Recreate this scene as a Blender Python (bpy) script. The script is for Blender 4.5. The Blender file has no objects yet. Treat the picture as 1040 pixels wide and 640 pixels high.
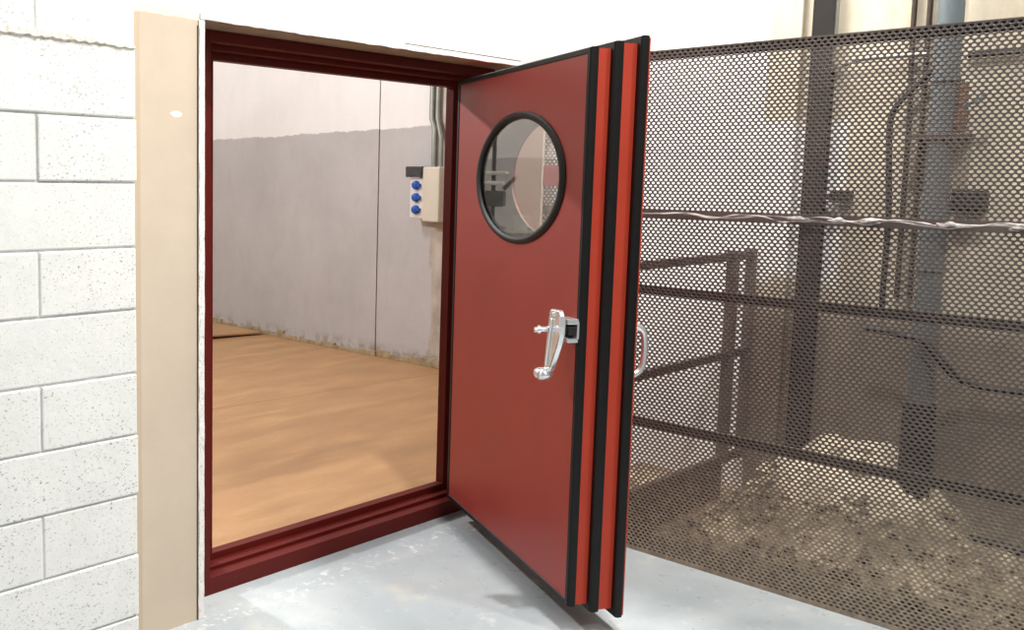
import bpy, bmesh, math, random
import numpy as np
from mathutils import Vector, Matrix
random.seed(7)
SC = bpy.context.scene
COL = SC.collection

# ------------------------------------------------------------------ camera
cam = bpy.data.cameras.new('camera'); cam_o = bpy.data.objects.new('camera', cam); COL.objects.link(cam_o)
R3 = Matrix(((0.732714, -0.680379, 0.014613), (0.062258, 0.088399, 0.994138), (-0.677683, -0.727509, 0.10713))).transposed()
cam_o.matrix_world = Matrix.Translation((0, 0, 1.55)) @ R3.to_4x4()
cam.sensor_width = 36.0; cam.lens = 1000.358 / 1040 * 36
cam.shift_x = 187.942 / 1040; cam.shift_y = -29.786 / 1040
cam.clip_start = 0.05; cam.clip_end = 100
SC.camera = cam_o

# ------------------------------------------------------------------ light
vs = SC.view_settings
vs.view_transform = 'Standard'; vs.look = 'None'; vs.gamma = 1.0; vs.exposure = 0.0; vs.use_curve_mapping = False
world = bpy.data.worlds.new('world'); SC.world = world; world.use_nodes = True
world.node_tree.nodes['Background'].inputs['Color'].default_value = (1.0, 0.98, 0.96, 1)
world.node_tree.nodes['Background'].inputs['Strength'].default_value = 0.30


def lamp(name, loc, target, power, size, color=(1, 0.975, 0.95), size_y=None):
    l = bpy.data.lights.new(name, 'AREA'); l.energy = power; l.color = color
    l.shape = 'RECTANGLE' if size_y else 'DISK'; l.size = size
    if size_y: l.size_y = size_y
    o = bpy.data.objects.new(name, l); COL.objects.link(o); o.location = loc
    o.rotation_euler = (Vector(target) - Vector(loc)).to_track_quat('-Z', 'Y').to_euler()
    return o


lamp('hall_lamp', (2.42, 0.98, 5.35), (3.0, 2.4, 0), 180, 0.16)
lamp('hall_lamp', (1.15, -1.8, 5.1), (1.6, 2.7, 2.4), 76, 1.2, (1, 0.985, 0.965))
lamp('hall_lamp', (3.3, -0.6, 5.6), (4.9, 1.4, 1.2), 145, 0.5, (1, 0.965, 0.91))
lamp('back_room_light', (1.5, 8.6, 4.2), (4.2, 12, 1.5), 170, 0.9, (1, 0.97, 0.93))  # unseen fill added to brighten the far wall mirrored in the porthole
lamp('machine_bay_fill', (4.3, 2.3, 4.6), (4.95, 2.3, 0.8), 160, 0.4, (1, 0.97, 0.92))  # unseen fill added so the bay wall shows bright through the holes
lamp('back_room_light', (2.4, 6.2, 3.35), (3.3, 2.6, 1.9), 125, 0.14, (1.0, 0.96, 0.96))
lamp('back_room_light', (3.6, 6.2, 4.3), (5.6, 6.8, 1.6), 72, 0.9, (1, 0.965, 0.94))

# ------------------------------------------------------------------ materials


def srgb(r, g, b):
    f = lambda c: (c / 255) / 12.92 if c / 255 <= 0.04045 else ((c / 255 + 0.055) / 1.055) ** 2.4
    return (f(r), f(g), f(b), 1)


class NT:
    def __init__(self, name):
        self.m = bpy.data.materials.new(name); self.m.use_nodes = True
        self.t = self.m.node_tree; self.b = self.t.nodes['Principled BSDF']
        self.tc = self.t.nodes.new('ShaderNodeTexCoord')
        g = self.t.nodes.new('ShaderNodeNewGeometry'); self.pos = g.outputs['Position']
        self.objc = self.tc.outputs['Object']

    def n(self, kind, **kw):
        x = self.t.nodes.new(kind)
        for k, v in kw.items(): setattr(x, k, v)
        return x

    def l(self, a, b): self.t.links.new(a, b)

    def map(self, src, scale=(1, 1, 1), loc=(0, 0, 0)):
        m = self.n('ShaderNodeMapping'); self.l(src, m.inputs['Vector']); m.inputs['Scale'].default_value = scale; m.inputs['Location'].default_value = loc
        return m.outputs['Vector']

    def noise(self, src, scale, detail=4, rough=0.6, dist=0.0):
        x = self.n('ShaderNodeTexNoise'); self.l(src, x.inputs['Vector'])
        x.inputs['Scale'].default_value = scale; x.inputs['Detail'].default_value = detail
        x.inputs['Roughness'].default_value = rough; x.inputs['Distortion'].default_value = dist
        return x.outputs['Fac']

    def ramp(self, src, stops, interp='LINEAR'):
        r = self.n('ShaderNodeValToRGB'); self.l(src, r.inputs['Fac']); cr = r.color_ramp; cr.interpolation = interp
        while len(cr.elements) > 1: cr.elements.remove(cr.elements[-1])
        for i, (p, c) in enumerate(stops):
            e = cr.elements[0] if i == 0 else cr.elements.new(p)
            e.position = p; e.color = c if isinstance(c, tuple) else (c, c, c, 1)
        return r.outputs['Color']

    def mix(self, fac, a, b, blend='MIX'):
        x = self.n('ShaderNodeMix', data_type='RGBA', blend_type=blend)
        if hasattr(fac, 'node'): self.l(fac, x.inputs[0])
        else: x.inputs[0].default_value = fac
        for s, v in ((6, a), (7, b)):
            if hasattr(v, 'node'): self.l(v, x.inputs[s])
            else: x.inputs[s].default_value = v
        return x.outputs[2]

    def math(self, op, a, b=0.0, c=0.0, clamp=False):
        x = self.n('ShaderNodeMath', operation=op, use_clamp=clamp)
        for i, v in enumerate((a, b, c)):
            if hasattr(v, 'node'): self.l(v, x.inputs[i])
            else: x.inputs[i].default_value = v
        return x.outputs[0]

    def xyz(self, src):
        s = self.n('ShaderNodeSeparateXYZ'); self.l(src, s.inputs[0]); return s.outputs

    def step(self, v, edge, soft):
        r = self.n('ShaderNodeMapRange', interpolation_type='SMOOTHSTEP'); self.l(v, r.inputs[0])
        r.inputs[1].default_value = edge - soft; r.inputs[2].default_value = edge + soft
        return r.outputs[0]

    def bump(self, h, strength=0.3, dist=0.01, prev=None):
        b = self.n('ShaderNodeBump'); self.l(h, b.inputs['Height']); b.inputs['Strength'].default_value = strength
        b.inputs['Distance'].default_value = dist
        if prev is not None: self.l(prev, b.inputs['Normal'])
        return b.outputs['Normal']

    def out(self, color=None, rough=0.8, metal=0.0, normal=None, spec=None, coat=None):
        for key, v in (('Base Color', color), ('Roughness', rough), ('Metallic', metal), ('Normal', normal), ('Specular IOR Level', spec), ('Coat Weight', coat)):
            if v is None: continue
            if hasattr(v, 'node'): self.l(v, self.b.inputs[key])
            else: self.b.inputs[key].default_value = v
        return self.m


def simple(name, col, rough=0.6, metal=0.0, var=0.12, scale=8, bump=0.0, bscale=60, spec=None):
    m = NT(name); nz = m.noise(m.pos, scale)
    dark = tuple(c * (1 - var) for c in col[:3]) + (1,); lite = tuple(min(1, c * (1 + var)) for c in col[:3]) + (1,)
    c = m.ramp(nz, [(0.3, dark), (0.7, lite)])
    nrm = m.bump(m.noise(m.pos, bscale), bump, 0.004) if bump else None
    return m.out(c, rough, metal, nrm, spec)


# painted block wall
m = NT('white_painted_block')
pits = m.noise(m.map(m.pos, (1, 1, 1.8)), 95, 5, 0.7)
fac = m.ramp(pits, [(0.355, 0.0), (0.42, 1.0)])
big = m.noise(m.pos, 9, 3)
area = m.ramp(m.noise(m.pos, 2.1, 2), [(0.36, 0.3), (0.6, 1.0)])
pitm = m.math('MULTIPLY', m.math('SUBTRACT', 1.0, fac), area)
c = m.mix(m.math('MULTIPLY', pitm, 0.85), m.ramp(big, [(0.3, srgb(232, 233, 229)), (0.7, srgb(241, 241, 237))]), srgb(84, 84, 84))
nb = m.bump(m.noise(m.pos, 38, 6, 0.65), 0.22, 0.006); nb = m.bump(fac, 0.35, 0.004, nb)
M_BLOCK = m.out(c, 0.75, 0, nb)
M_MORTAR = simple('grey_white_mortar', srgb(206, 206, 204), 0.9, 0, 0.2, 12, 0.5, 90)

# front wall: beige plaster below, white paint above with a ragged edge
m = NT('beige_and_white_plaster')
x, y, z = m.xyz(m.pos)
rag = m.math('MULTIPLY', m.math('SUBTRACT', m.noise(m.pos, 6, 4), 0.5), 0.03)
zz = m.math('ADD', z, rag)
top = m.math('MAXIMUM', m.step(zz, 2.066, 0.003), m.math('MULTIPLY', m.step(x, 3.80, 0.01), 1.0))
beige = m.ramp(m.noise(m.pos, 3.0, 5), [(0.3, srgb(204, 188, 168)), (0.7, srgb(214, 198, 178))])
beige = m.mix(m.math('SUBTRACT', 1.0, m.step(x, 1.722, 0.004)), beige, srgb(198, 180, 156))
dx = m.math('SUBTRACT', x, 1.862); dz = m.math('MULTIPLY', m.math('SUBTRACT', z, 1.757), 2.6)
dd = m.math('ADD', m.math('MULTIPLY', dx, dx), m.math('MULTIPLY', dz, dz))
dd = m.math('ADD', dd, m.math('MULTIPLY', m.math('SUBTRACT', m.noise(m.pos, 45, 3), 0.5), 0.0012))
blob = m.math('SUBTRACT', 1.0, m.step(dd, 0.0006, 0.0001))
beige = m.mix(blob, beige, srgb(244, 243, 240))
specks = m.ramp(m.noise(m.pos, 60, 2), [(0.22, 1.0), (0.25, 0.0)])
beige = m.mix(m.math('MULTIPLY', specks, 0.5), beige, srgb(120, 100, 80))
cream = m.math('MULTIPLY', m.math('SUBTRACT', 1.0, m.step(zz, 2.115, 0.03)), m.math('SUBTRACT', 1.0, m.step(x, 1.98, 0.05)))
white = m.mix(m.math('MULTIPLY', cream, 0.9), srgb(243, 242, 240), srgb(238, 228, 202))
c = m.mix(top, beige, white)
M_FRONT = m.out(c, 0.85, 0, m.bump(m.noise(m.pos, 25, 5), 0.12, 0.005))

m = NT('flaking_white_trim')
chips = m.ramp(m.noise(m.map(m.pos, (3, 3, 1)), 75, 5, 0.75), [(0.38, 1.0), (0.43, 0.0)])
M_TRIM = m.out(m.mix(m.math('MULTIPLY', chips, 0.7), srgb(238, 236, 232), srgb(150, 132, 110)), 0.8, 0, m.bump(m.noise(m.pos, 50, 4), 0.4, 0.005))
M_GAP = simple('dark_gap', srgb(60, 48, 40), 0.9)
M_SOFFIT = simple('shaded_soffit_plaster', srgb(150, 125, 104), 0.9, 0, 0.2, 14, 0.4, 40)  # brownish shadow under the lintel put into the soffit colour

# epoxy floor
m = NT('pale_grey_epoxy_floor')
x, y, z = m.xyz(m.pos)
a = m.noise(m.pos, 1.6, 5, 0.6, 0.6); b = m.noise(m.pos, 9, 6, 0.65)
c = m.ramp(a, [(0.32, srgb(158, 168, 172)), (0.5, srgb(170, 179, 182)), (0.68, srgb(185, 192, 193))])
c = m.mix(m.ramp(b, [(0.60, 0.0), (0.72, 0.45)]), c, srgb(226, 226, 220))
yel = m.ramp(m.noise(m.pos, 2.7, 3), [(0.62, 0.0), (0.75, 0.4)])
c = m.mix(yel, c, srgb(222, 212, 190))
# white plaster dust along the door sill
ds = m.math('ABSOLUTE', m.math('SUBTRACT', y, 2.70)); dust = m.math('MULTIPLY', m.math('SUBTRACT', 1.0, m.step(ds, 0.06, 0.05)), m.ramp(m.noise(m.pos, 22, 6, 0.75), [(0.54, 0.0), (0.62, 0.65)]))
c = m.mix(dust, c, srgb(240, 238, 232))
dark = m.ramp(m.noise(m.pos, 34, 2), [(0.20, 1.0), (0.23, 0.0)])
c = m.mix(dark, c, srgb(80, 80, 78))
rg = m.ramp(b, [(0.3, 0.22), (0.75, 0.5)])
M_FLOOR = m.out(c, rg, 0, m.bump(a, 0.05, 0.02), 0.4)

# tan floor of the back room
m = NT('tan_plywood_floor')
x, y, z = m.xyz(m.pos)
a = m.noise(m.map(m.pos, (0.7, 3.0, 1)), 2.2, 6, 0.62, 0.4); b = m.noise(m.pos, 30, 4, 0.7)
c = m.ramp(a, [(0.3, srgb(164, 126, 88)), (0.5, srgb(177, 137, 97)), (0.7, srgb(190, 151, 109))])
c = m.mix(m.ramp(b, [(0.3, 0.25), (0.6, 0.0)]), c, srgb(160, 116, 72))
for yy in (5.55, ):
    ln = m.math('SUBTRACT', 1.0, m.step(m.math('ABSOLUTE', m.math('SUBTRACT', y, m.math('ADD', yy, m.math('MULTIPLY', x, -0.07)))), 0.006, 0.006))
    c = m.mix(m.math('MULTIPLY', ln, 0.55), c, srgb(120, 84, 50))
sp = m.ramp(m.noise(m.pos, 42, 2), [(0.76, 0.0), (0.80, 0.8)])
c = m.mix(sp, c, srgb(232, 214, 190))
M_TAN = m.out(c, m.ramp(a, [(0.3, 0.38), (0.7, 0.6)]), 0, m.bump(b, 0.06, 0.004), 0.35)

# back room wall: white above a ragged line, grey below
m = NT('two_tone_painted_concrete')
x, y, z = m.xyz(m.pos)
n1 = m.noise(m.pos, 1.4, 5, 0.65); n2 = m.noise(m.map(m.pos, (1, 1, 0.45)), 7, 6, 0.65)
edge = m.math('ADD', z, m.math('MULTIPLY', m.math('SUBTRACT', m.noise(m.pos, 2.6, 4, 0.7), 0.5), 0.11))
edge = m.math('ADD', edge, m.math('MULTIPLY', y, 0.018))
up = m.step(edge, 2.095, 0.006)
low = m.ramp(n1, [(0.3, srgb(170, 166, 165)), (0.7, srgb(183, 179, 178))])
low = m.mix(m.ramp(n2, [(0.35, 0.2), (0.5, 0.0)]), low, srgb(158, 151, 148))
hi = m.ramp(n2, [(0.3, srgb(219, 216, 214)), (0.7, srgb(226, 222, 220))])
c = m.mix(up, low, hi)
# unpainted concrete near the socket box
raw = m.math('MULTIPLY', m.math('SUBTRACT', 1.0, m.step(m.math('ADD', y, m.math('MULTIPLY', n2, 0.25)), 5.52, 0.02)), m.math('SUBTRACT', 1.0, m.step(edge, 2.6, 0.2)))
c = m.mix(m.math('MULTIPLY', raw, 0.8), c, m.ramp(n2, [(0.35, srgb(150, 138, 124)), (0.6, srgb(182, 170, 156))]))
st = m.math('MULTIPLY', m.math('SUBTRACT', 1.0, m.step(z, 0.10, 0.06)), m.ramp(m.noise(m.pos, 12, 4), [(0.42, 0.0), (0.6, 0.7)]))
c = m.mix(st, c, srgb(126, 112, 94))
dots = m.ramp(m.noise(m.pos, 24, 2), [(0.19, 1.0), (0.215, 0.0)])
c = m.mix(m.math('MULTIPLY', dots, 0.8), c, srgb(80, 70, 64))
nb = m.bump(n2, 0.16, 0.02); nb = m.bump(m.noise(m.pos, 30, 5, 0.7), 0.30, 0.006, nb)
M_INNER = m.out(c, 0.8, 0, nb)

# wall of the machine bay
m = NT('grimy_beige_wall')
x, y, z = m.xyz(m.pos)
n1 = m.noise(m.pos, 2.0, 6, 0.7); n2 = m.noise(m.map(m.pos, (1, 1, 0.4)), 6, 6, 0.7)
c = m.ramp(n2, [(0.3, srgb(180, 169, 148)), (0.7, srgb(206, 197, 177))])
wz = m.math('ADD', z, m.math('MULTIPLY', n1, 0.35))
lowd = m.math('SUBTRACT', 1.0, m.step(wz, 1.15, 0.12))
c = m.mix(m.math('MULTIPLY', lowd, 0.85), c, m.ramp(n2, [(0.3, srgb(92, 78, 66)), (0.7, srgb(128, 112, 96))]))
wy = m.math('ADD', y, m.math('MULTIPLY', m.math('SUBTRACT', n1, 0.5), 0.06))
pw = m.step(wy, 2.15, 0.006)
light_patch = m.math('MULTIPLY', m.step(wy, 1.76, 0.02), m.math('MULTIPLY', m.step(wz, 1.26, 0.03), m.math('SUBTRACT', 1.0, m.step(z, 1.86, 0.03))))  # brighter patch of light round the column, painted white into the wall
pw = m.math('MAXIMUM', pw, light_patch)
c = m.mix(pw, c, srgb(240, 239, 236))
M_BAY = m.out(c, 0.85, 0, m.bump(n2, 0.3, 0.015))

m = NT('dusty_rubble_floor')
n1 = m.noise(m.pos, 5, 8, 0.72); n2 = m.noise(m.pos, 28, 6, 0.75)
c = m.ramp(n1, [(0.36, srgb(86, 74, 60)), (0.5, srgb(138, 124, 102)), (0.64, srgb(192, 178, 152))])
c = m.mix(m.ramp(n2, [(0.35, 0.6), (0.5, 0.0)]), c, srgb(84, 72, 60))
x, y, z = m.xyz(m.pos)
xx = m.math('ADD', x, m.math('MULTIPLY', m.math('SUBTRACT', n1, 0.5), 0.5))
c = m.mix(m.math('SUBTRACT', 1.0, m.step(xx, 4.08, 0.14)), c, srgb(50, 42, 36))  # shade close to the screen painted in as a darker band
c = m.mix(m.math('MULTIPLY', m.step(m.math('ADD', z, m.math('MULTIPLY', n1, 0.12)), 0.22, 0.06), 0.55), c, srgb(222, 210, 186))
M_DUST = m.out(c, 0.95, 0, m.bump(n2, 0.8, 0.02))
M_CHUNK = simple('pale_rubble', srgb(196, 182, 154), 0.95, 0, 0.3, 12, 0.6, 50)


def red(name, base, rough, spec=0.45):
    m = NT(name); n1 = m.noise(m.pos, 3.5, 5, 0.6); n2 = m.noise(m.pos, 140, 3, 0.6)
    d = tuple(v * 0.86 for v in base[:3]) + (1,)
    c = m.ramp(n1, [(0.3, d), (0.7, base)])
    sp = m.ramp(m.noise(m.pos, 75, 2), [(0.79, 0.0), (0.82, 0.7)])
    c = m.mix(sp, c, srgb(220, 170, 150))
    return m.out(c, m.ramp(n1, [(0.3, rough - 0.04), (0.7, rough + 0.06)]), 0, m.bump(n2, 0.05, 0.002), spec)


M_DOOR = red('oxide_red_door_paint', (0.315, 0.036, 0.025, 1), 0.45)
M_EDGE = red('lit_oxide_red_paint', (0.46, 0.038, 0.013, 1), 0.55)  # same door red, brightened to stand for light on the leaf edges
M_FRAME = red('dark_oxide_red_frame_paint', (0.105, 0.009, 0.006, 1), 0.5, 0.2)
M_RUBBER = simple('black_rubber', (0.004, 0.0035, 0.0035, 1), 0.5, 0, 0.3, 30, 0.15, 200, 0.3)
M_CHROME = simple('polished_chrome', (0.86, 0.87, 0.89, 1), 0.14, 0.78, 0.05, 20)
M_DARKM = simple('dark_metal', (0.03, 0.027, 0.026, 1), 0.45, 0.4, 0.3, 20)

m = NT('clear_glass'); m.b.inputs['Transmission Weight'].default_value = 1.0
M_GLASS = m.out((0.97, 0.98, 0.97, 1), 0.0); m.b.inputs['IOR'].default_value = 1.75

m = NT('grey_perforated_steel')
x, y, z = m.xyz(m.pos)
n1 = m.noise(m.pos, 2.5, 6, 0.7); n2 = m.noise(m.pos, 26, 6, 0.75)
c = m.ramp(n1, [(0.3, srgb(80, 72, 69)), (0.7, srgb(106, 96, 90))])
dust_bounce = m.math('MULTIPLY', m.math('SUBTRACT', 1.0, m.step(m.math('ADD', z, m.math('MULTIPLY', n1, 0.5)), 0.62, 0.30)), m.ramp(n2, [(0.35, 0.35), (0.62, 1.0)]))
c = m.mix(m.math('MULTIPLY', dust_bounce, 0.62), c, srgb(196, 180, 156))  # pale dust low on the sheet, with light bounced off the floor painted in
M_STEEL = m.out(c, m.ramp(n1, [(0.3, 0.42), (0.7, 0.62)]), 0.35, m.bump(n2, 0.05, 0.003))
M_RAIL = simple('dark_painted_steel', srgb(74, 66, 63), 0.55, 0.3, 0.25, 12)
M_POST = simple('worn_grey_steel', srgb(104, 94, 88), 0.6, 0.2, 0.25, 12)
M_BLACKST = simple('black_steel_column', srgb(27, 23, 21), 0.7, 0.2, 0.3, 10)
M_PIPE = simple('blue_grey_pipe_paint', srgb(92, 101, 105), 0.55, 0.1, 0.15, 7, 0.2, 40)
M_CABLE = simple('black_cable_sheath', srgb(22, 18, 16), 0.7, 0, 0.2, 20)
M_BROWN = simple('brown_conduit', srgb(60, 47, 38), 0.7, 0, 0.25, 14)
M_RUST = simple('rusty_iron', srgb(112, 78, 54), 0.85, 0.2, 0.35, 25, 0.5, 80)
m = NT('crumpled_plastic_film')
M_FILM = m.out(m.ramp(m.noise(m.map(m.pos, (1, 0.25, 3)), 45, 4), [(0.38, srgb(96, 86, 82)), (0.56, srgb(206, 196, 192))]), 0.35, 0, m.bump(m.noise(m.map(m.pos, (1, .3, 2)), 60, 3), 0.6, 0.01), 0.6)
M_CREAM = simple('cream_plastic', srgb(196, 188, 172), 0.5, 0, 0.06, 6)
M_PLATE = simple('pale_grey_plastic', srgb(206, 202, 198), 0.5, 0, 0.05, 6)
M_BLUE = simple('blue_plastic', srgb(34, 84, 170), 0.4, 0, 0.08, 20)
M_SMOKE = simple('smoked_plastic', srgb(62, 60, 62), 0.25, 0, 0.15, 20)
M_GALV = simple('galvanised_conduit', srgb(142, 142, 134), 0.45, 0.4, 0.15, 9)
M_WHITE = simple('white_plastic', srgb(226, 224, 218), 0.5, 0, 0.05, 8)
M_REDP = simple('red_board', srgb(170, 40, 36), 0.5, 0, 0.1, 9)
M_WOOD = simple('grey_bench_top', srgb(150, 140, 128), 0.6, 0, 0.15, 9)

# ------------------------------------------------------------------ helpers


class MB:
    """Collects vertices and faces, then links them as one mesh object."""
    def __init__(self): self.v = []; self.f = []; self.s = []

    def add(self, vs, fs, smooth=False):
        o = len(self.v); self.v += [tuple(v) for v in vs]; self.f += [tuple(i + o for i in f) for f in fs]; self.s += [smooth] * len(fs)
        return self

    def box(self, x0, x1, y0, y1, z0, z1, fr=None):
        P = [(a, b, c) for c in (z0, z1) for b in (y0, y1) for a in (x0, x1)]
        if fr: P = [fr(*p) for p in P]
        return self.add(P, [(0, 2, 3, 1), (4, 5, 7, 6), (0, 1, 5, 4), (2, 6, 7, 3), (0, 4, 6, 2), (1, 3, 7, 5)])

    def tube(self, pts, r, seg=14, fr=None, caps=True, aspect=None):
        pts = [Vector(p) for p in pts]; rs = r if isinstance(r, (list, tuple)) else [r] * len(pts)
        rings = []; up = None
        for i, p in enumerate(pts):
            t = (pts[min(i + 1, len(pts) - 1)] - pts[max(i - 1, 0)]).normalized()
            if up is None: up = Vector((0, 0, 1)) if abs(t.z) < 0.9 else Vector((0, 1, 0))
            a = t.cross(up).normalized(); b = a.cross(t).normalized(); up = b
            k = aspect or 1.0
            rings.append([p + a * rs[i] * math.cos(2 * math.pi * j / seg) * k + b * rs[i] * math.sin(2 * math.pi * j / seg) for j in range(seg)])
        V = [v for R in rings for v in R]; F = []
        for i in range(len(pts) - 1):
            for j in range(seg):
                a = i * seg + j; b = i * seg + (j + 1) % seg; F.append((a, b, b + seg, a + seg))
        if caps: F += [tuple(range(seg))[::-1], tuple((len(pts) - 1) * seg + j for j in range(seg))]
        if fr: V = [fr(*v) for v in V]
        return self.add(V, F, True)

    def prism(self, poly, k0, k1, fr):
        """poly of (s, z) extruded from k0 to k1, placed through fr(s, k, z)"""
        n = len(poly)
        V = [fr(s, k0, z) for s, z in poly] + [fr(s, k1, z) for s, z in poly]
        F = [tuple(range(n)), tuple(range(2 * n - 1, n - 1, -1))] + [(i, i + n, (i + 1) % n + n, (i + 1) % n) for i in range(n)]
        return self.add(V, F)

    def build(self, name, mat, parent=None, bevel=0.0, label=None):
        me = bpy.data.meshes.new(name); me.from_pydata(self.v, [], self.f); me.materials.append(mat)
        me.polygons.foreach_set('use_smooth', self.s)
        bm = bmesh.new(); bm.from_mesh(me); bmesh.ops.recalc_face_normals(bm, faces=bm.faces); bm.to_mesh(me); bm.free()
        o = bpy.data.objects.new(name, me); COL.objects.link(o)
        if parent is not None:
            o.parent = parent
            o.matrix_parent_inverse = Matrix.Translation(-Vector(world_loc(parent)))
        if bevel:
            b = o.modifiers.new('bevel', 'BEVEL'); b.width = bevel; b.segments = 2; b.limit_method = 'ANGLE'; b.angle_limit = math.radians(40)
        if any(self.s):
            w = o.modifiers.new('normals', 'EDGE_SPLIT'); w.split_angle = math.radians(50)
        if label: o['label'] = label
        return o


def world_loc(o):
    p = Vector(o.location)
    return p if o.parent is None else p + Vector(o.matrix_parent_inverse.translation) + world_loc(o.parent)


def tag(o, label=None, cat=None, group=None, kind=None):
    for k, v in (('label', label), ('category', cat), ('group', group), ('kind', kind)):
        if v: o[k] = v
    return o


def thing(name, label, cat, loc, group=None, kind=None):
    o = bpy.data.objects.new(name, None); COL.objects.link(o); o.location = loc; o.empty_display_size = 0.1
    return tag(o, label, cat, group, kind)


def struct(name, mb, mat, bevel=0.0, label=None):
    return tag(mb.build(name, mat, None, bevel), label, None, None, 'structure')


def curve_pts(P, n=8):
    """Catmull-Rom through P"""
    P = [Vector(p) for p in P]; Q = [P[0] * 2 - P[1]] + P + [P[-1] * 2 - P[-2]]; out = []
    for i in range(1, len(Q) - 2):
        for k in range(n):
            t = k / n; a, b, c, d = Q[i - 1:i + 3]
            out.append(0.5 * ((2 * b) + (c - a) * t + (2 * a - 5 * b + 4 * c - d) * t * t + (3 * b - a - 3 * c + d) * t ** 3))
    return out + [P[-1]]


# ------------------------------------------------------------------ setting
YP, YF = 2.7335, 2.871          # plaster face, frame face
XS, XB, XC = 3.735, 4.955, 6.204  # perforated screen, bay wall, back-room wall
TOPZ = 4.4
YB = YF + 0.165                 # rear face of the front wall
X0, X1 = 1.969, 3.722           # rough opening

struct('floor', MB().box(-2.5, XS + 0.001, -2.5, YF + 0.10, -0.1, 0.0), M_FLOOR)
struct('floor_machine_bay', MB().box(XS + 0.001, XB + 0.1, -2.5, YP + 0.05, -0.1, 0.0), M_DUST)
struct('floor_back_room', MB().box(-0.5, XC + 0.1, YF + 0.10, 12, -0.1, 0.0), M_TAN)
w = MB().box(1.60, X0, YP, YB, 0, 2.072).box(X1, 5.1, YP, YB, 0, 2.072).box(-2.5, 5.1, YP, YB, 2.072, TOPZ)
struct('wall_front', w, M_FRONT)
struct('wall_pier', MB().box(X1, 4.0, 2.585, YP - 0.0005, 0, TOPZ), M_FRONT, 0.004)
# block wall in running bond: one mesh of bevelled blocks over a mortar bed
blk = MB(); joints = [-0.10, 0.10, 0.312, 0.514, 0.715, 0.918, 1.126, 1.326, 1.531, 1.731, 1.950, 2.15, 2.35, 2.55, 2.75, 2.95, 3.15, 3.35, 3.55, 3.75, 3.95, 4.15, TOPZ]
rnd = random.Random(3)
for k in range(len(joints) - 1):
    z0, z1 = max(0, joints[k]) + 0.003, joints[k + 1] - 0.003
    first = 0.335 if k % 2 == 0 else 0.66
    xe = 1.694; wd = first
    while xe > -2.5:
        xs = max(xe - wd, -2.5)
        d = rnd.uniform(-0.003, 0.003)
        blk.box(xs + 0.003, xe - (0.003 if xe < 1.69 else rnd.uniform(-0.003, 0.002)), YP - 0.020 + d, YP + 0.02, z0, z1)
        xe = xs; wd = 0.66
struct('wall_left', blk, M_BLOCK, 0.005)
struct('wall_left_mortar', MB().box(-2.5, 1.688, YP - 0.0135, YP + 0.02, 0, TOPZ).box(-2.5, 1.60, YP + 0.02, YB, 0, 2.072), M_MORTAR)
rg_ = MB(); rr_ = random.Random(8); V = []; n_ = 46
for i in range(n_ + 1):
    X = 1.13 + (1.690 - 1.13) * i / n_; t_ = i / n_
    up_ = 1.985 + 0.012 * math.sin(X * 9) + rr_.uniform(-0.004, 0.004); dn = 1.944 + rr_.uniform(-0.004, 0.004)
    up_ = dn + (up_ - dn) * (1 - 0.75 * t_)
    for zz_, yy_ in ((dn, YP - 0.019), (dn + (up_ - dn) * 0.35, YP - 0.026 - rr_.uniform(0, 0.003)), (up_, YP - 0.023), (up_ + 0.001, YP - 0.015)): V.append((X, yy_, zz_))
F = [(i * 4 + k, (i + 1) * 4 + k, (i + 1) * 4 + k + 1, i * 4 + k + 1) for i in range(n_) for k in range(3)]
struct('wall_left_mortar_smear', rg_.add(V, F), simple('smeared_mortar', srgb(214, 208, 196), 0.95, 0, 0.3, 60, 1.0, 120))
# ragged white edging strips round the opening


def ragged(n0, n1, along, w0, w1, yf, amp, seed):
    r = random.Random(seed); V = []; n = 60
    for i in range(n + 1):
        t = n0 + (n1 - n0) * i / n; a = w0 + r.uniform(-amp, amp); b = w1 + r.uniform(-amp * 0.4, amp * 0.4)
        for yy in (yf + r.uniform(-0.001, 0.001), YP + 0.004):
            V += [(a, yy, t), (b, yy, t)] if along == 'z' else [(t, yy, a), (t, yy, b)]
    F = []
    for i in range(n):
        o = i * 4; F += [(o, o + 1, o + 5, o + 4), (o + 2, o + 6, o + 7, o + 3), (o, o + 4, o + 6, o + 2), (o + 1, o + 3, o + 7, o + 5)]
    F += [(0, 2, 3, 1), (n * 4, n * 4 + 1, n * 4 + 3, n * 4 + 2)]
    return MB().add(V, F)


struct('trim_1', ragged(0.001, 2.069, 'z', 1.948, 1.9705, YP - 0.006, 0.0016, 5), M_TRIM, label='chipped white edging strip beside the dark red frame')
struct('trim_2', ragged(1.953, X1, 'x', 2.071, 2.090, YP - 0.006, 0.0018, 9), M_TRIM, label='chipped white edging strip over the doorway')
struct('trim_3', MB().box(1.9425, 1.9465, YP - 0.0015, YP + 0.002, 0.0, 2.05), M_GAP)
struct('trim_4', MB().box(2.95, X1, YP - 0.002, YP + 0.002, 2.0935, 2.0965), M_GAP)
struct('soffit_shade', MB().box(X0 + 0.0015, X1 - 0.002, YP + 0.004, YB - 0.01, 2.0680, 2.0715), M_SOFFIT)

struct('wall_bay', MB().box(XB, XB + 0.15, -2.5, YP, 0, TOPZ), M_BAY)
struct('wall_bay_pilaster', MB().box(XB - 0.035, XB + 0.01, 1.985, 2.138, 0, TOPZ), M_BAY, 0.004)
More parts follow.
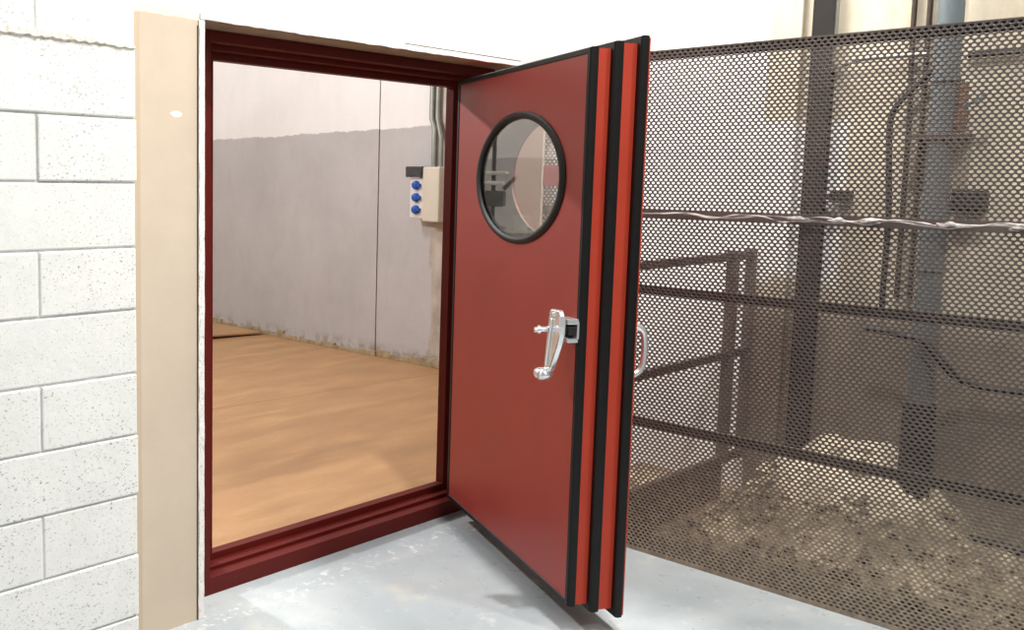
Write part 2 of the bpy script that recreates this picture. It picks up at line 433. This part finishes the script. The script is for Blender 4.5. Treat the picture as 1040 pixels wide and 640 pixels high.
# back room shell; the wall has a vertical expansion joint
JY = 6.02
struct('wall_back_room', MB().box(XC, XC + 0.12, YB, JY - 0.007, 0, TOPZ).box(XC, XC + 0.12, JY + 0.007, 12.1, 0, TOPZ), M_INNER)
struct('wall_back_room_joint', MB().box(XC + 0.02, XC + 0.10, JY - 0.02, JY + 0.02, 0, TOPZ), M_GAP)
struct('wall_far', MB().box(-0.6, XC + 0.12, 12.0, 12.12, 0, TOPZ), M_INNER)
struct('wall_back_room_side', MB().box(-0.62, -0.5, YB, 12.0, 0, TOPZ), M_INNER)
struct('wall_back_room_near', MB().box(-0.5, 1.60, YB + 0.001, YB + 0.1, 0, TOPZ).box(5.1, XC, YB + 0.001, YB + 0.1, 0, TOPZ), M_INNER)
# crumbling skirting where the wall meets the tan floor
sk = MB(); r = random.Random(11); yy = YB
while yy < 11.9:
    L = r.uniform(0.08, 0.35); sk.box(XC - r.uniform(0.008, 0.03), XC + 0.01, yy, yy + L, 0, r.uniform(0.03, 0.075)); yy += L
struct('baseboard_back_room', sk, simple('crumbly_concrete', srgb(158, 140, 112), 0.95, 0, 0.35, 14, 0.6, 50), 0.004)

# ------------------------------------------------------------------ door frame: stepped rebates on four sides


def ring(mb, o, i, y0, y1):
    """rectangular ring between outer (x0,x1,z0,z1) and inner, extruded in y"""
    ox0, ox1, oz0, oz1 = o; ix0, ix1, iz0, iz1 = i
    P = [(ox0, oz0), (ox1, oz0), (ox1, oz1), (ox0, oz1), (ix0, iz0), (ix1, iz0), (ix1, iz1), (ix0, iz1)]
    V = [(x, y0, z) for x, z in P] + [(x, y1, z) for x, z in P]; F = []
    for k in range(4):
        a, b = k, (k + 1) % 4
        F += [(a, b, b + 4, a + 4), (a + 8, a + 12, b + 12, b + 8), (a, a + 8, b + 8, b), (a + 4, b + 4, b + 12, a + 12)]
    mb.add(V, F)


OUT = (X0 + 0.004, X1 - 0.005, 0.0, 2.067)
frame = thing('door_frame', 'dark red stepped steel door frame set in the doorway', 'door frame', (2.85, YF, 0), None, 'structure')
f = MB(); ring(f, OUT, (2.102, 3.680, 0.066, 2.028), YF, YF + 0.058); f.build('front_rebate', M_FRAME, frame, 0.002)
f = MB(); ring(f, OUT, (2.140, 3.640, 0.080, 2.008), YF + 0.058, YF + 0.112); f.build('middle_rebate', M_FRAME, frame, 0.002)
f = MB(); ring(f, OUT, (2.194, 3.560, 0.106, 1.981), YF + 0.112, YF + 0.158); f.build('inner_stop', M_FRAME, frame, 0.002)

# ------------------------------------------------------------------ the door leaf
A = math.radians(60.367)
H = Vector((3.43191, 2.85095, 0)); DD = Vector((-math.cos(A), -math.sin(A), 0)); NN = Vector((math.sin(A), -math.cos(A), 0))
def DF(s, k, z): return H + DD * s + NN * k + Vector((0, 0, z))    # s along the leaf, k into its thickness, z up


door = thing('insulated_door', 'thick red door with black seals and a glazed porthole, standing half open', 'door', H + NN * 0.19, None, 'thing')
SCX, SCZ, RS, RZ = 0.655, 1.566, 0.362, 0.226
NE = 96


def leaf(s0, s1, z0, z1, k0, k1, big=1.0):
    V = []; th = []
    cor = [math.atan2(z - SCZ, s - SCX) for s in (s0, s1) for z in (z0, z1)]
    th = sorted([2 * math.pi * i / NE - math.pi for i in range(NE)] + cor)
    for t in th:
        c, s = math.cos(t), math.sin(t)
        q = min(((s1 - SCX) / c if c > 1e-9 else (s0 - SCX) / c if c < -1e-9 else 1e9), ((z1 - SCZ) / s if s > 1e-9 else (z0 - SCZ) / s if s < -1e-9 else 1e9))
        e = big / math.sqrt((c / RS) ** 2 + (s / RZ) ** 2)
        V += [DF(SCX + c * e, k0, SCZ + s * e), DF(SCX + c * q, k0, SCZ + s * q), DF(SCX + c * e, k1, SCZ + s * e), DF(SCX + c * q, k1, SCZ + s * q)]
    n = len(th); F = []
    for i in range(n):
        a, b = i * 4, ((i + 1) % n) * 4
        F += [(a, a + 1, b + 1, b), (a + 2, b + 2, b + 3, a + 3), (a + 1, a + 3, b + 3, b + 1), (a, b, b + 2, a + 2)]
    return MB().add(V, F)


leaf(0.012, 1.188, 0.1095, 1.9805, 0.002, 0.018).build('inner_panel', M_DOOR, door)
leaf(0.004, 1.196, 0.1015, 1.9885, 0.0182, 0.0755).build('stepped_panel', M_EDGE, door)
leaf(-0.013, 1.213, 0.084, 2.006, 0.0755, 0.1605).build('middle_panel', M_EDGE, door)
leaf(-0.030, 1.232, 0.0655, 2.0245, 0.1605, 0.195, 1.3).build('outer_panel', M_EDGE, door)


def gasket(s0, s1, z0, z1, k0, k1, lip, thick=0.006):
    """rubber seal capping a stepped edge: a rounded frame with a lip on the face"""
    prof = [(lip, k0 + 0.002), (lip - 0.003, k0 - 0.001), (0.004, k0 - 0.001), (0.0, k0 + 0.004), (-thick * 0.2, (k0 + k1) / 2), (0.0, k1 - 0.003), (0.004, k1), (lip, k1)]
    V = []
    for (cs, cz, ds, dz) in ((s0, z0, 1, 1), (s1, z0, -1, 1), (s1, z1, -1, -1), (s0, z1, 1, -1)):
        for (o, k) in prof: V.append(DF(cs + ds * o, k, cz + dz * o))
    n = len(prof); F = []
    for c in range(4):
        for j in range(n):
            a = c * n + j; b = c * n + (j + 1) % n; d = ((c + 1) % 4) * n
            F.append((a, b, d + (j + 1) % n, d + j))
    return MB().add(V, F)


gasket(0.0, 1.200, 0.0975, 1.9925, 0.0, 0.031, 0.022).build('seal', M_RUBBER, door)
gasket(-0.018, 1.2185, 0.079, 2.0115, 0.0745, 0.110, 0.026).build('seal', M_RUBBER, door)
gasket(-0.036, 1.2365, 0.0605, 2.030, 0.1595, 0.1905, 0.026).build('seal', M_RUBBER, door)


def oval_ring(k, sgn, big=1.0):
    prof = [(0.0, 0.0), (0.0, 0.006), (0.25, 0.011), (0.5, 0.013), (0.75, 0.011), (1.0, 0.006), (1.02, 0.0), (1.0, -0.014), (0.0, -0.014)]
    V = []; n = len(prof); N = 96
    for i in range(N):
        t = 2 * math.pi * i / N
        for (q, h) in prof:
            a = RS - 0.004 + q * 0.046; b = RZ - 0.002 + q * 0.026
            V.append(DF(SCX + math.cos(t) * a * big, k - sgn * h, SCZ + math.sin(t) * b * big))
    F = [(i * n + j, i * n + (j + 1) % n, ((i + 1) % N) * n + (j + 1) % n, ((i + 1) % N) * n + j) for i in range(N) for j in range(n)]
    return MB().add(V, F, True)


pr = oval_ring(0.003, 1).build('porthole_ring', M_RUBBER, door)
pr2 = oval_ring(0.195, -1, 1.3).build('porthole_ring', M_RUBBER, door)


def pane(k0, k1, big=1.0):
    N = 96; V = []
    for k in (k0, k1): V += [DF(SCX + math.cos(2 * math.pi * i / N) * (RS - 0.001), k, SCZ + math.sin(2 * math.pi * i / N) * (RZ - 0.001)) for i in range(N)]
    return MB().add(V, [tuple(range(N)), tuple(range(2 * N - 1, N - 1, -1))] + [(i, i + N, (i + 1) % N + N, (i + 1) % N) for i in range(N)])


pane(0.006, 0.012).build('glass_pane', M_GLASS, door)
pane(0.138, 0.144).build('glass_pane', M_GLASS, door)
# lining of the porthole
N = 96; V = []
for k in (0.013, 0.150):
    for q in (0.0, 0.006): V += [DF(SCX + math.cos(2 * math.pi * i / N) * (RS - 0.001 - q), k, SCZ + math.sin(2 * math.pi * i / N) * (RZ - 0.001 - q)) for i in range(N)]
F = []
for i in range(N):
    j = (i + 1) % N
    F += [(i, j, 2 * N + j, 2 * N + i), (N + i, 3 * N + i, 3 * N + j, N + j), (i, N + i, N + j, j), (2 * N + i, 2 * N + j, 3 * N + j, 3 * N + i)]
MB().add(V, F, True).build('porthole_lining', simple('grey_lining', srgb(150, 149, 144), 0.6), door)

# inner release lever: bracket at the leaf's edge, spindle, tapering lever with a round end
lat = MB()
lat.prism([(1.125, 1.098), (1.196, 1.098), (1.196, 1.080), (1.150, 1.074), (1.120, 1.082)], -0.040, 0.002, DF)
lat.prism([(1.125, 1.040), (1.150, 1.044), (1.196, 1.030), (1.196, 1.018), (1.120, 1.030)], -0.040, 0.002, DF)
lat.prism([(1.115, 1.098), (1.140, 1.098), (1.140, 1.026), (1.115, 1.026)], -0.052, -0.030, DF)
lat.prism([(1.090, 1.090), (1.198, 1.090), (1.198, 1.030), (1.090, 1.030)], -0.006, 0.004, DF)
lat.build('latch_bracket', M_CHROME, door, 0.003, 'chrome bracket')
MB().prism([(1.150, 1.074), (1.194, 1.072), (1.194, 1.044), (1.150, 1.046)], -0.036, -0.007, DF).build('latch_bolt', M_DARKM, door, 0.002)
lev = MB()
L = [(1.119, 1.115), (1.130, 1.126), (1.184, 1.127), (1.198, 1.108), (1.205, 1.075), (1.203, 1.045), (1.190, 1.010), (1.143, 0.925), (1.132, 0.908), (1.094, 0.908), (1.093, 0.93)]
Lq = L
lev.prism(Lq, -0.072, -0.050, DF)
lever = lev.build('lever', M_CHROME, door, 0.005, 'chrome lever')
MB().tube([DF(1.150, k, 1.110 - 0.0) for k in (-0.0780, -0.071)], 0.007, 12).tube([DF(1.150, -0.0765, 1.095), DF(1.118, -0.0765, 0.93)], 0.0035, 8).build('lever_rib', M_CHROME, lever)
# round end: a disc roller across the lever foot
e = MB(); prof = [(-0.104, 0.006), (-0.101, 0.014), (-0.094, 0.020), (-0.082, 0.0225), (-0.068, 0.0225), (-0.056, 0.020), (-0.049, 0.014), (-0.046, 0.006)]
V = []; n = 20
for k, rr in prof:
    V += [DF(1.098 + math.cos(2 * math.pi * i / n) * rr * 1.75, k, 0.897 + math.sin(2 * math.pi * i / n) * rr) for i in range(n)]
F = [(j * n + i, j * n + (i + 1) % n, (j + 1) * n + (i + 1) % n, (j + 1) * n + i) for j in range(len(prof) - 1) for i in range(n)] + [tuple(range(n)), tuple((len(prof) - 1) * n + i for i in range(n))]
e.add(V, F, True).build('lever_end', M_CHROME, lever)
MB().tube([DF(1.12, -0.030, 1.062), DF(1.12, -0.073, 1.054)], 0.012, 14).tube([DF(1.115, -0.073, 1.054), DF(1.108, -0.118, 1.052)], 0.0095, 12).tube([DF(1.110, -0.098, 1.0525), DF(1.108, -0.106, 1.0525)], 0.0145, 12).build('spindle', M_CHROME, door)
# pull handle on the outer face
hp = curve_pts([DF(1.175, 0.193, 1.072), DF(1.175, 0.225, 1.068), DF(1.175, 0.254, 1.045), DF(1.175, 0.262, 0.985), DF(1.175, 0.254, 0.922), DF(1.175, 0.225, 0.899), DF(1.175, 0.193, 0.895)], 6)
MB().tube(hp, 0.0115, 14).build('pull_handle', M_CHROME, door, 0, 'chrome pull handle')
# barrel hinges on the outer corner
for zz in (0.42, 1.72):
    hb = MB(); hx = DF(-0.052, 0.165, zz)
    hb.tube([hx + Vector((0, 0, -0.07)), hx + Vector((0, 0, 0.07))], 0.014, 14)
    hb.prism([(-0.052, zz - 0.06), (-0.035, zz - 0.06), (-0.035, zz + 0.06), (-0.052, zz + 0.06)], 0.160, 0.172, DF)
    hb.build('hinge', M_FRAME, door)

# ------------------------------------------------------------------ perforated screen
PY, PZ = 0.0220, 0.01270
YE0 = -0.70                      # near end of the screen
screen = thing('perforated_metal_screen', 'tall grey perforated metal screen fencing off the machine bay beside the door', 'screen', (XS, 1.5, 0))


def perforated(z_lo, z_hi, y_lo, y_hi, name):
    th = 0.0022; seg = 10
    rows = int(round((z_hi - z_lo) / PZ)); cols = int((y_hi - y_lo) / PY)
    an = np.arange(seg) * 2 * np.pi / seg
    hy, hz = 0.0070 * np.cos(an), 0.0049 * np.sin(an)
    # cell boundary point for each hole vertex (brick-like cell)
    m_ = np.maximum(np.abs(np.cos(an)) / (PY / 2), np.abs(np.sin(an)) / (PZ / 2))
    by, bz = np.cos(an) / m_, np.sin(an) / m_
    corners = [(PY / 2, PZ / 2), (-PY / 2, PZ / 2), (-PY / 2, -PZ / 2), (PY / 2, -PZ / 2)]
    # boundary polygon ordered by angle, corners included
    bpts = [(math.atan2(z, y) % (2 * math.pi), y, z, i) for i, (y, z) in enumerate(zip(by, bz))]
    cpts = [(math.atan2(z, y) % (2 * math.pi), y, z, -1) for y, z in corners]
    allb = sorted(bpts + cpts)
    Lb = len(allb); bidx = {b[3]: i for i, b in enumerate(allb) if b[3] >= 0}
    one = []                    # hole front, boundary front, hole back, boundary back
    for k in (0.0, th):
        one += [(k, y, z) for y, z in zip(hy, hz)] + [(k, b[1], b[2]) for b in allb]
    one = np.array(one); NVc = len(one); off = seg + Lb; F = []
    for i in range(seg):
        j = (i + 1) % seg; a = bidx[i]; b = bidx[j]; chain = [a]
        while chain[-1] != b: chain.append((chain[-1] + 1) % Lb)
        F.append([i] + [seg + c for c in chain] + [j]); F.append([off + j] + [off + seg + c for c in reversed(chain)] + [off + i])
        F.append([i, j, off + j, off + i])
    cy = []; cz = []
    for rI in range(rows):
        sh = PY / 2 if rI % 2 else 0.0
        for cI in range(cols):
            cy.append(y_lo + PY * (cI + 0.5) + sh); cz.append(z_lo + PZ * (rI + 0.5))
    C_ = np.stack([np.full(len(cy), XS), cy, cz], 1)
    V = (C_[:, None, :] + one[None]).reshape(-1, 3)
    nC = len(C_); base = (np.arange(nC) * NVc)[:, None]
    lv = np.concatenate([np.array(q) for q in F]); lens = np.array([len(q) for q in F])
    loops = (base + lv[None]).ravel(); tot = np.tile(lens, nC); st = np.concatenate([[0], np.cumsum(tot)[:-1]])
    me = bpy.data.meshes.new(name); me.vertices.add(len(V)); me.vertices.foreach_set('co', V.astype(np.float32).ravel())
    me.loops.add(len(loops)); me.loops.foreach_set('vertex_index', loops.astype(np.int32))
    me.polygons.add(len(tot)); me.polygons.foreach_set('loop_start', st.astype(np.int32)); me.polygons.foreach_set('loop_total', tot.astype(np.int32))
    me.update(calc_edges=True); me.validate(); me.materials.append(M_STEEL)
    o = bpy.data.objects.new(name, me); COL.objects.link(o); o.parent = screen
    o.matrix_parent_inverse = Matrix.Translation(-Vector(screen.location))
    return z_lo + rows * PZ


z1 = perforated(0.016, 1.412, YE0, YP - 0.012, 'lower_sheet')
z2 = perforated(1.448, 2.083, YE0, YP - 0.012, 'upper_sheet')
yR = YP - 0.001
MB().box(XS, XS + 0.0022, YE0, yR, z1, 1.448).build('seam_strip', M_STEEL, screen)
MB().box(XS, XS + 0.0022, YE0, yR, 0.0, 0.016).box(XS, XS + 0.0022, YE0, yR, z2, 2.0885).box(XS, XS + 0.0022, YE0 - 0.006, YE0 + 0.002, 0, 2.0885).box(XS, XS + 0.0022, yR - 0.012, yR, 0, 2.0885).build('hem', M_STEEL, screen)
MB().box(XS + 0.004, XS + 0.008, YE0, yR, 2.049, 2.087).box(XS + 0.004, XS + 0.036, YE0, yR, 2.083, 2.087).build('top_rail', M_BLACKST, screen)
MB().box(XS + 0.03, XS + 0.06, YE0, yR, 1.095, 1.128).build('rail', M_RAIL, screen)
MB().box(XS + 0.03, XS + 0.06, YE0, yR, 0.528, 0.565).build('rail', M_RAIL, screen)
for yy in (YE0 + 0.01, ):
    MB().box(XS + 0.004, XS + 0.044, yy, yy + 0.04, 0, 2.08).build('post', M_RAIL, screen)

# twisted plastic film tied along the seam
r = random.Random(21); ks = [(2.16, 1), (2.02, .4), (1.905, 1.2), (1.79, .35), (1.70, .9), (1.60, .35), (1.525, .5), (1.475, 2.2), (1.40, .7), (1.335, 1.5), (1.28, .5), (1.225, 2.0), (1.15, .5), (1.06, .7), (0.99, 2.3), (0.90, .5), (0.84, .7), (0.785, 2.4), (0.70, .8), (0.62, 2.0), (0.5, .6), (0.4, 1.5), (0.2, .6), (0.0, 1.8), (-0.3, .6), (-0.55, 1.4)]
film = thing('plastic_film_strip', 'twisted strip of torn clear plastic film knotted along the screen seam', 'plastic strip', (XS - 0.01, 1.4, 1.43))
P = curve_pts([(XS - 0.012, y, 1.431 + 0.006 * math.sin(y * 17) + r.uniform(-0.002, 0.002)) for y, w_ in ks], 6)
W = []
for i in range(len(P)):
    a = i / 6; k = min(int(a), len(ks) - 2); t = a - k; t = t * t * (3 - 2 * t); W.append(0.0042 * (ks[k][1] * (1 - t) + ks[k + 1][1] * t) * r.uniform(0.8, 1.15) + 0.0006)
MB().tube(P, W, 10, aspect=0.8).build('twist', M_FILM, film)
P2 = curve_pts([(XS - 0.018, y, 1.431 + 0.010 * math.sin(y * 23 + 1) + r.uniform(-0.004, 0.004)) for y, w_ in ks], 6)
MB().tube(P2, [0.0022 + 0.0012 * math.sin(i * 0.9) for i in range(len(P2))], 8).build('twist', M_FILM, film)
for y, w_ in ks:
    if w_ > 1.3:
        kn = MB(); y0 = Vector((XS - 0.017, y, 1.431)); ax = [y0 + Vector((0, -0.030, r.uniform(-.008, .008))), y0 + Vector((-0.006, -0.012, 0.004)), y0 + Vector((-0.006, 0.012, -0.003)), y0 + Vector((0, 0.032, r.uniform(-.008, .008)))]
        cp = curve_pts(ax, 6)
        kn.tube(cp, [0.003 + 0.0065 * math.sin(math.pi * i / (len(cp) - 1)) * r.uniform(0.75, 1.15) for i in range(len(cp))], 9, aspect=0.8)
        kn.build('knot', M_FILM, film)

# red board hung on the hidden end of the screen, seen through the porthole
bd = thing('red_board', 'red board hung on the screen, seen through the porthole', 'board', (XS - 0.006, 2.55, 1.54))
MB().box(XS - 0.006, XS - 0.002, 2.50, 2.60, 1.535, 1.625).build('board', M_REDP, bd, 0.002)

# ------------------------------------------------------------------ machine bay behind the screen
g = thing('steel_guard_rail', 'dark steel guard rail running from the screen back to the bay wall', 'railing', (4.3, 2.15, 0))
for z0 in (1.205, 0.725, 0.20):
    MB().box(XS + 0.062, XB - 0.002, 2.135, 2.165, z0 - 0.018, z0 + 0.018).build('rail', M_RAIL, g)
for x0, wd in ((4.70, 0.050), (4.90, 0.030)):
    MB().box(x0 - wd / 2 + 0.0, min(x0 + wd / 2, XB - 0.001), 2.128, 2.172, 0.19, 1.235).build('post', M_POST, g)
MB().box(XS + 0.07, 4.70, 2.148, 2.152, 0.0, 0.182).build('shade_plate', M_RAIL, g)  # dark plate added for the shaded bay floor below the lowest rail

c = thing('steel_column', 'black steel column standing against the bay wall', 'column', (4.92, 1.88, 0))
MB().box(4.895, 4.903, 1.832, 1.928, 0, TOPZ).box(4.944, 4.952, 1.832, 1.928, 0, TOPZ).box(4.903, 4.944, 1.875, 1.885, 0, TOPZ).build('web', M_BLACKST, c)
MB().box(4.84, 4.953, 1.815, 1.965, 0, 0.20).build('foot', M_BLACKST, c, 0.01)
MB().box(4.86, 4.945, 1.71, 1.785, 1.478, 1.530).box(4.885, 4.905, 1.77, 1.84, 1.49, 1.515).build('bracket', M_BLACKST, c)

p = thing('service_pipe', 'large blue-grey vertical service pipe on the bay wall', 'pipe', (4.86, 1.36, 0))
MB().tube([(4.86, 1.345, 0.02), (4.86, 1.345, TOPZ)], 0.050, 28).build('pipe_run', M_PIPE, p)
for zc in (2.02, 1.21, 0.62):
    MB().tube([(4.86, 1.345, zc - 0.015), (4.86, 1.345, zc + 0.015)], 0.058, 28).build('pipe_collar', M_PIPE, p)
MB().box(4.80, 4.952, 1.245, 1.455, 1.762, 1.784).build('pipe_clamp', M_RAIL, p)
MB().tube([(4.86, 1.345, 0.0), (4.86, 1.345, 0.60)], 0.066, 24).build('lower_sleeve', M_BLACKST, p)
v = thing('gate_valve', 'rusty gate valve with a lever beside the blue-grey pipe', 'valve', (4.86, 1.27, 1.79))
MB().tube([(4.86, 1.275, 1.79), (4.86, 1.28, 1.84), (4.86, 1.275, 1.90), (4.86, 1.28, 2.0)], [0.018, 0.030, 0.022, 0.024], 14).build('valve_body', M_RUST, v)
MB().tube([(4.85, 1.27, 1.90), (4.83, 1.19, 1.93)], 0.009, 10).tube([(4.83, 1.215, 1.90), (4.83, 1.19, 1.95)], 0.007, 8).build('lever', M_PIPE, v)
b_ = thing('junction_box', 'small dark junction box on the bay wall next to the pipe', 'junction box', (4.9, 1.24, 1.45))
MB().box(4.86, XB - 0.001, 1.17, 1.29, 1.455, 1.545).build('box_body', M_BLACKST, b_, 0.006)
MB().box(4.855, 4.861, 1.18, 1.28, 1.462, 1.538).build('lid', M_BLACKST, b_, 0.004)


def cable(name, pts, rad, mat, label, cat):
    o = MB().tube(curve_pts(pts, 8), rad, 10).build(name, mat)
    return tag(o, label, cat)


cable('cable', [(4.885, 1.408, 2.065), (4.885, 1.430, 2.035), (4.88, 1.483, 1.978), (4.88, 1.545, 1.894), (4.88, 1.556, 1.773), (4.88, 1.535, 1.422), (4.88, 1.535, 1.067), (4.90, 1.535, 0.98)], 0.013, M_CABLE, 'thick black cable bending down the bay wall beside the pipe', 'cable')
cable('conduit', [(4.938, 1.515, TOPZ - 0.1), (4.938, 1.512, 2.4), (4.938, 1.50, 1.9), (4.938, 1.495, 1.05)], 0.011, M_BROWN, 'brown conduit rising over the screen, outer one of a pair', 'conduit')
cable('conduit', [(4.938, 1.452, TOPZ - 0.1), (4.938, 1.450, 2.4), (4.938, 1.446, 1.9), (4.938, 1.442, 1.05)], 0.011, M_BROWN, 'brown conduit nearest the blue-grey service pipe', 'conduit')
cable('conduit', [(4.93, 1.99, TOPZ - 0.1), (4.93, 1.84, TOPZ - 0.12), (4.93, 1.835, 2.3), (4.93, 1.83, 2.13), (4.925, 1.80, 2.11), (4.905, 1.708, 2.131), (4.905, 1.53, 2.135), (4.905, 1.43, 2.132)], 0.010, M_GALV, 'grey conduit bending from the column across to the pipe', 'conduit')
cable('conduit', [(4.93, 1.285, 2.119), (4.93, 1.077, 2.122), (4.93, 0.6, 2.125), (4.93, -2.4, 2.125)], 0.013, M_CABLE, 'dark horizontal conduit high on the bay wall past the pipe', 'conduit')
cable('hose', [(4.79, 1.56, 0.915), (4.785, 1.47, 0.912), (4.78, 1.408, 0.905), (4.78, 1.329, 0.887), (4.80, 1.268, 0.815), (4.86, 1.205, 0.735), (4.88, 1.11, 0.710), (4.88, 0.97, 0.713), (4.88, 0.7, 0.74), (4.90, 0.4, 0.76), (4.91, -2.4, 0.74)], 0.016, M_CABLE, 'black hose sagging across the bay wall below the pipe clamp', 'hose')
cable('floor_duct', [(4.90, 1.20, 0.028), (4.90, 0.9, 0.028), (4.90, 0.2, 0.028), (4.90, -1.0, 0.028)], 0.027, M_BLACKST, 'dark duct lying along the foot of the bay wall', 'duct')

# heap of dusty rubble banked against the wall
rb = random.Random(5); nx, ny = 34, 70
from mathutils import noise as mn
V = []; xs_ = [3.95 + (XB - 0.004 - 3.95) * i / nx for i in range(nx + 1)]; ys_ = [2.10 - 1.95 * j / ny for j in range(ny + 1)]
for X in xs_:
    for Y in ys_:
        t = (X - 3.95) / 1.0; side = max(0, 1 - ((Y - 1.62) / 0.52) ** 2)
        hgt = (t ** 2.2) * 0.36 * side + 0.02 * t + 0.05 * t * mn.fractal(Vector((X * 5, Y * 5, 0)), 1.0, 2.0, 4) + 0.012 * mn.noise(Vector((X * 40, Y * 40, 1)))
        edge = min(1, (2.10 - Y) * 8, (Y - 0.15) * 8, t * 6)
        V.append((X, Y, max(0.0, hgt) * max(0, edge) - 0.001))
F = [(i * (ny + 1) + j, (i + 1) * (ny + 1) + j, (i + 1) * (ny + 1) + j + 1, i * (ny + 1) + j + 1) for i in range(nx) for j in range(ny)]
rub = MB().add(V, F, True)
for q in range(420):
    X = rb.uniform(4.0, 4.90); Y = rb.uniform(0.2, 2.05); t = (X - 3.95); side = max(0, 1 - ((Y - 1.62) / 0.52) ** 2)
    Z = (t ** 2.2) * 0.36 * side + 0.015; s = rb.uniform(0.006, 0.028) * (0.5 + t * 0.6)
    rot = Matrix.Rotation(rb.uniform(0, 6.28), 3, Vector((rb.random(), rb.random(), rb.random() + 0.1)).normalized())
    sx, sy, sz = s * rb.uniform(.6, 1.5), s * rb.uniform(.6, 1.5), s * rb.uniform(.4, 1)
    rub.box(-sx, sx, -sy, sy, -sz, sz, lambda a, b, c, rot=rot, X=X, Y=Y, Z=Z: Vector((X, Y, Z)) + rot @ Vector((a, b, c)))
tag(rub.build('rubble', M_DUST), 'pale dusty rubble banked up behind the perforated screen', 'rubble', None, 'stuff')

# ------------------------------------------------------------------ back room things
sb = thing('socket_box', 'grey wall socket box with three blue sockets and smoked breaker cover', 'socket box', (XC, 5.45, 1.2))
XF = XC - 0.155
MB().box(XF, XC - 0.001, 5.195, 5.375, 1.22, 1.665).build('housing', M_CREAM, sb, 0.012)
MB().box(XF + 0.02, XC - 0.001, 5.375, 5.525, 1.245, 1.575).build('socket_plate', M_PLATE, sb, 0.006)
MB().box(XF - 0.012, XC - 0.02, 5.377, 5.555, 1.580, 1.668).build('breaker_cover', M_SMOKE, sb, 0.01)
for zc in (1.515, 1.415, 1.315):
    so = MB(); c0 = Vector((XF + 0.02, 5.450, zc))
    so.tube([c0 + Vector((0.004, 0, 0)), c0 + Vector((-0.012, 0, 0)), c0 + Vector((-0.030, 0, -0.004)), c0 + Vector((-0.036, 0, -0.006))], [0.036, 0.036, 0.032, 0.024], 20)
    so.box(c0.x - 0.03, c0.x, 5.403, 5.425, zc - 0.012, zc + 0.012)
    so.build('socket', M_BLUE, sb, 0, 'blue socket with hinged lid')
pc = thing('wall_conduit', 'grey vertical conduit pair feeding the socket box from above', 'conduit', (XC, 5.42, 1.66))
MB().tube([(XC - 0.05, 5.345, 1.667), (XC - 0.05, 5.345, 1.98), (XC - 0.03, 5.395, 2.06), (XC - 0.03, 5.395, TOPZ - 0.1)], 0.024, 14).build('pipe', M_GALV, pc)
MB().tube([(XC - 0.05, 5.275, 1.667), (XC - 0.05, 5.275, 1.90), (XC - 0.03, 5.335, 2.06), (XC - 0.03, 5.335, TOPZ - 0.1)], 0.020, 14).build('pipe', M_GALV, pc)

ply = thing('plywood_sheet', 'tan plywood sheet slightly raised off the back room floor', 'plywood', (5, 7.6, 0))
a0, a1 = (4.4, 7.774), (6.165, 7.545)
MB().add([(a0[0], a0[1], 0.050), (a1[0], a1[1], 0.012), (6.165, 9.8, 0.012), (4.4, 9.8, 0.050), (a0[0], a0[1], 0.066), (a1[0], a1[1], 0.028), (6.165, 9.8, 0.028), (4.4, 9.8, 0.066)],
         [(0, 3, 2, 1), (4, 5, 6, 7), (0, 1, 5, 4), (1, 2, 6, 5), (2, 3, 7, 6), (3, 0, 4, 7)]).build('sheet', M_TAN, ply)
MB().box(4.41, 6.15, a0[1] + 0.03, a0[1] + 0.07, 0, 0.012).build('gap_shade', M_GAP, ply)  # dark strip added for the shade in the gap under the sheet

# workbench, drill press, buckets: seen only as reflections in the porthole glass
wb = thing('workbench', 'grey workbench mirrored in the porthole glass', 'workbench', (3.75, 8.6, 0))
MB().box(3.35, 4.3, 8.3, 9.0, 1.01, 1.06).build('worktop', M_WOOD, wb, 0.004)
for lx in (3.38, 4.24):
    for ly in (8.33, 8.94): MB().box(lx, lx + 0.04, ly, ly + 0.04, 0, 1.01).build('leg', M_RAIL, wb)
dp = thing('drill_press', 'dark drill press on the workbench, mirrored in the porthole glass', 'drill press', (3.98, 8.7, 1.06))
MB().tube([(3.98, 8.72, 1.061), (3.98, 8.72, 2.5)], 0.022, 14).build('pole', M_DARKM, dp)
MB().box(3.86, 4.08, 8.6, 8.85, 1.30, 1.46).build('head', M_DARKM, dp, 0.02)
MB().box(3.84, 4.08, 8.58, 8.86, 1.62, 1.66).box(3.88, 4.07, 8.58, 8.86, 1.52, 1.56).build('belt_guard', M_WHITE, dp, 0.01)
MB().tube([(3.86, 8.6, 1.48), (3.74, 8.55, 1.60)], 0.022, 12).build('crank', M_DARKM, dp)
MB().box(3.86, 4.10, 8.55, 8.9, 1.061, 1.09).build('base', M_DARKM, dp, 0.01)
for i, (bx, by, lb) in enumerate(((3.68, 8.6, 'wide white tub beside the drill press'), (3.45, 8.7, 'white tub at the bare end of the workbench'))):
    bk = MB(); bk.tube([(bx, by, 1.061), (bx, by, 1.22)], [0.07, 0.09], 24); bk.tube([(bx, by, 1.20), (bx, by, 1.22)], 0.096, 24)
    tag(bk.build('plastic_tub', M_WHITE), lb, 'tub')
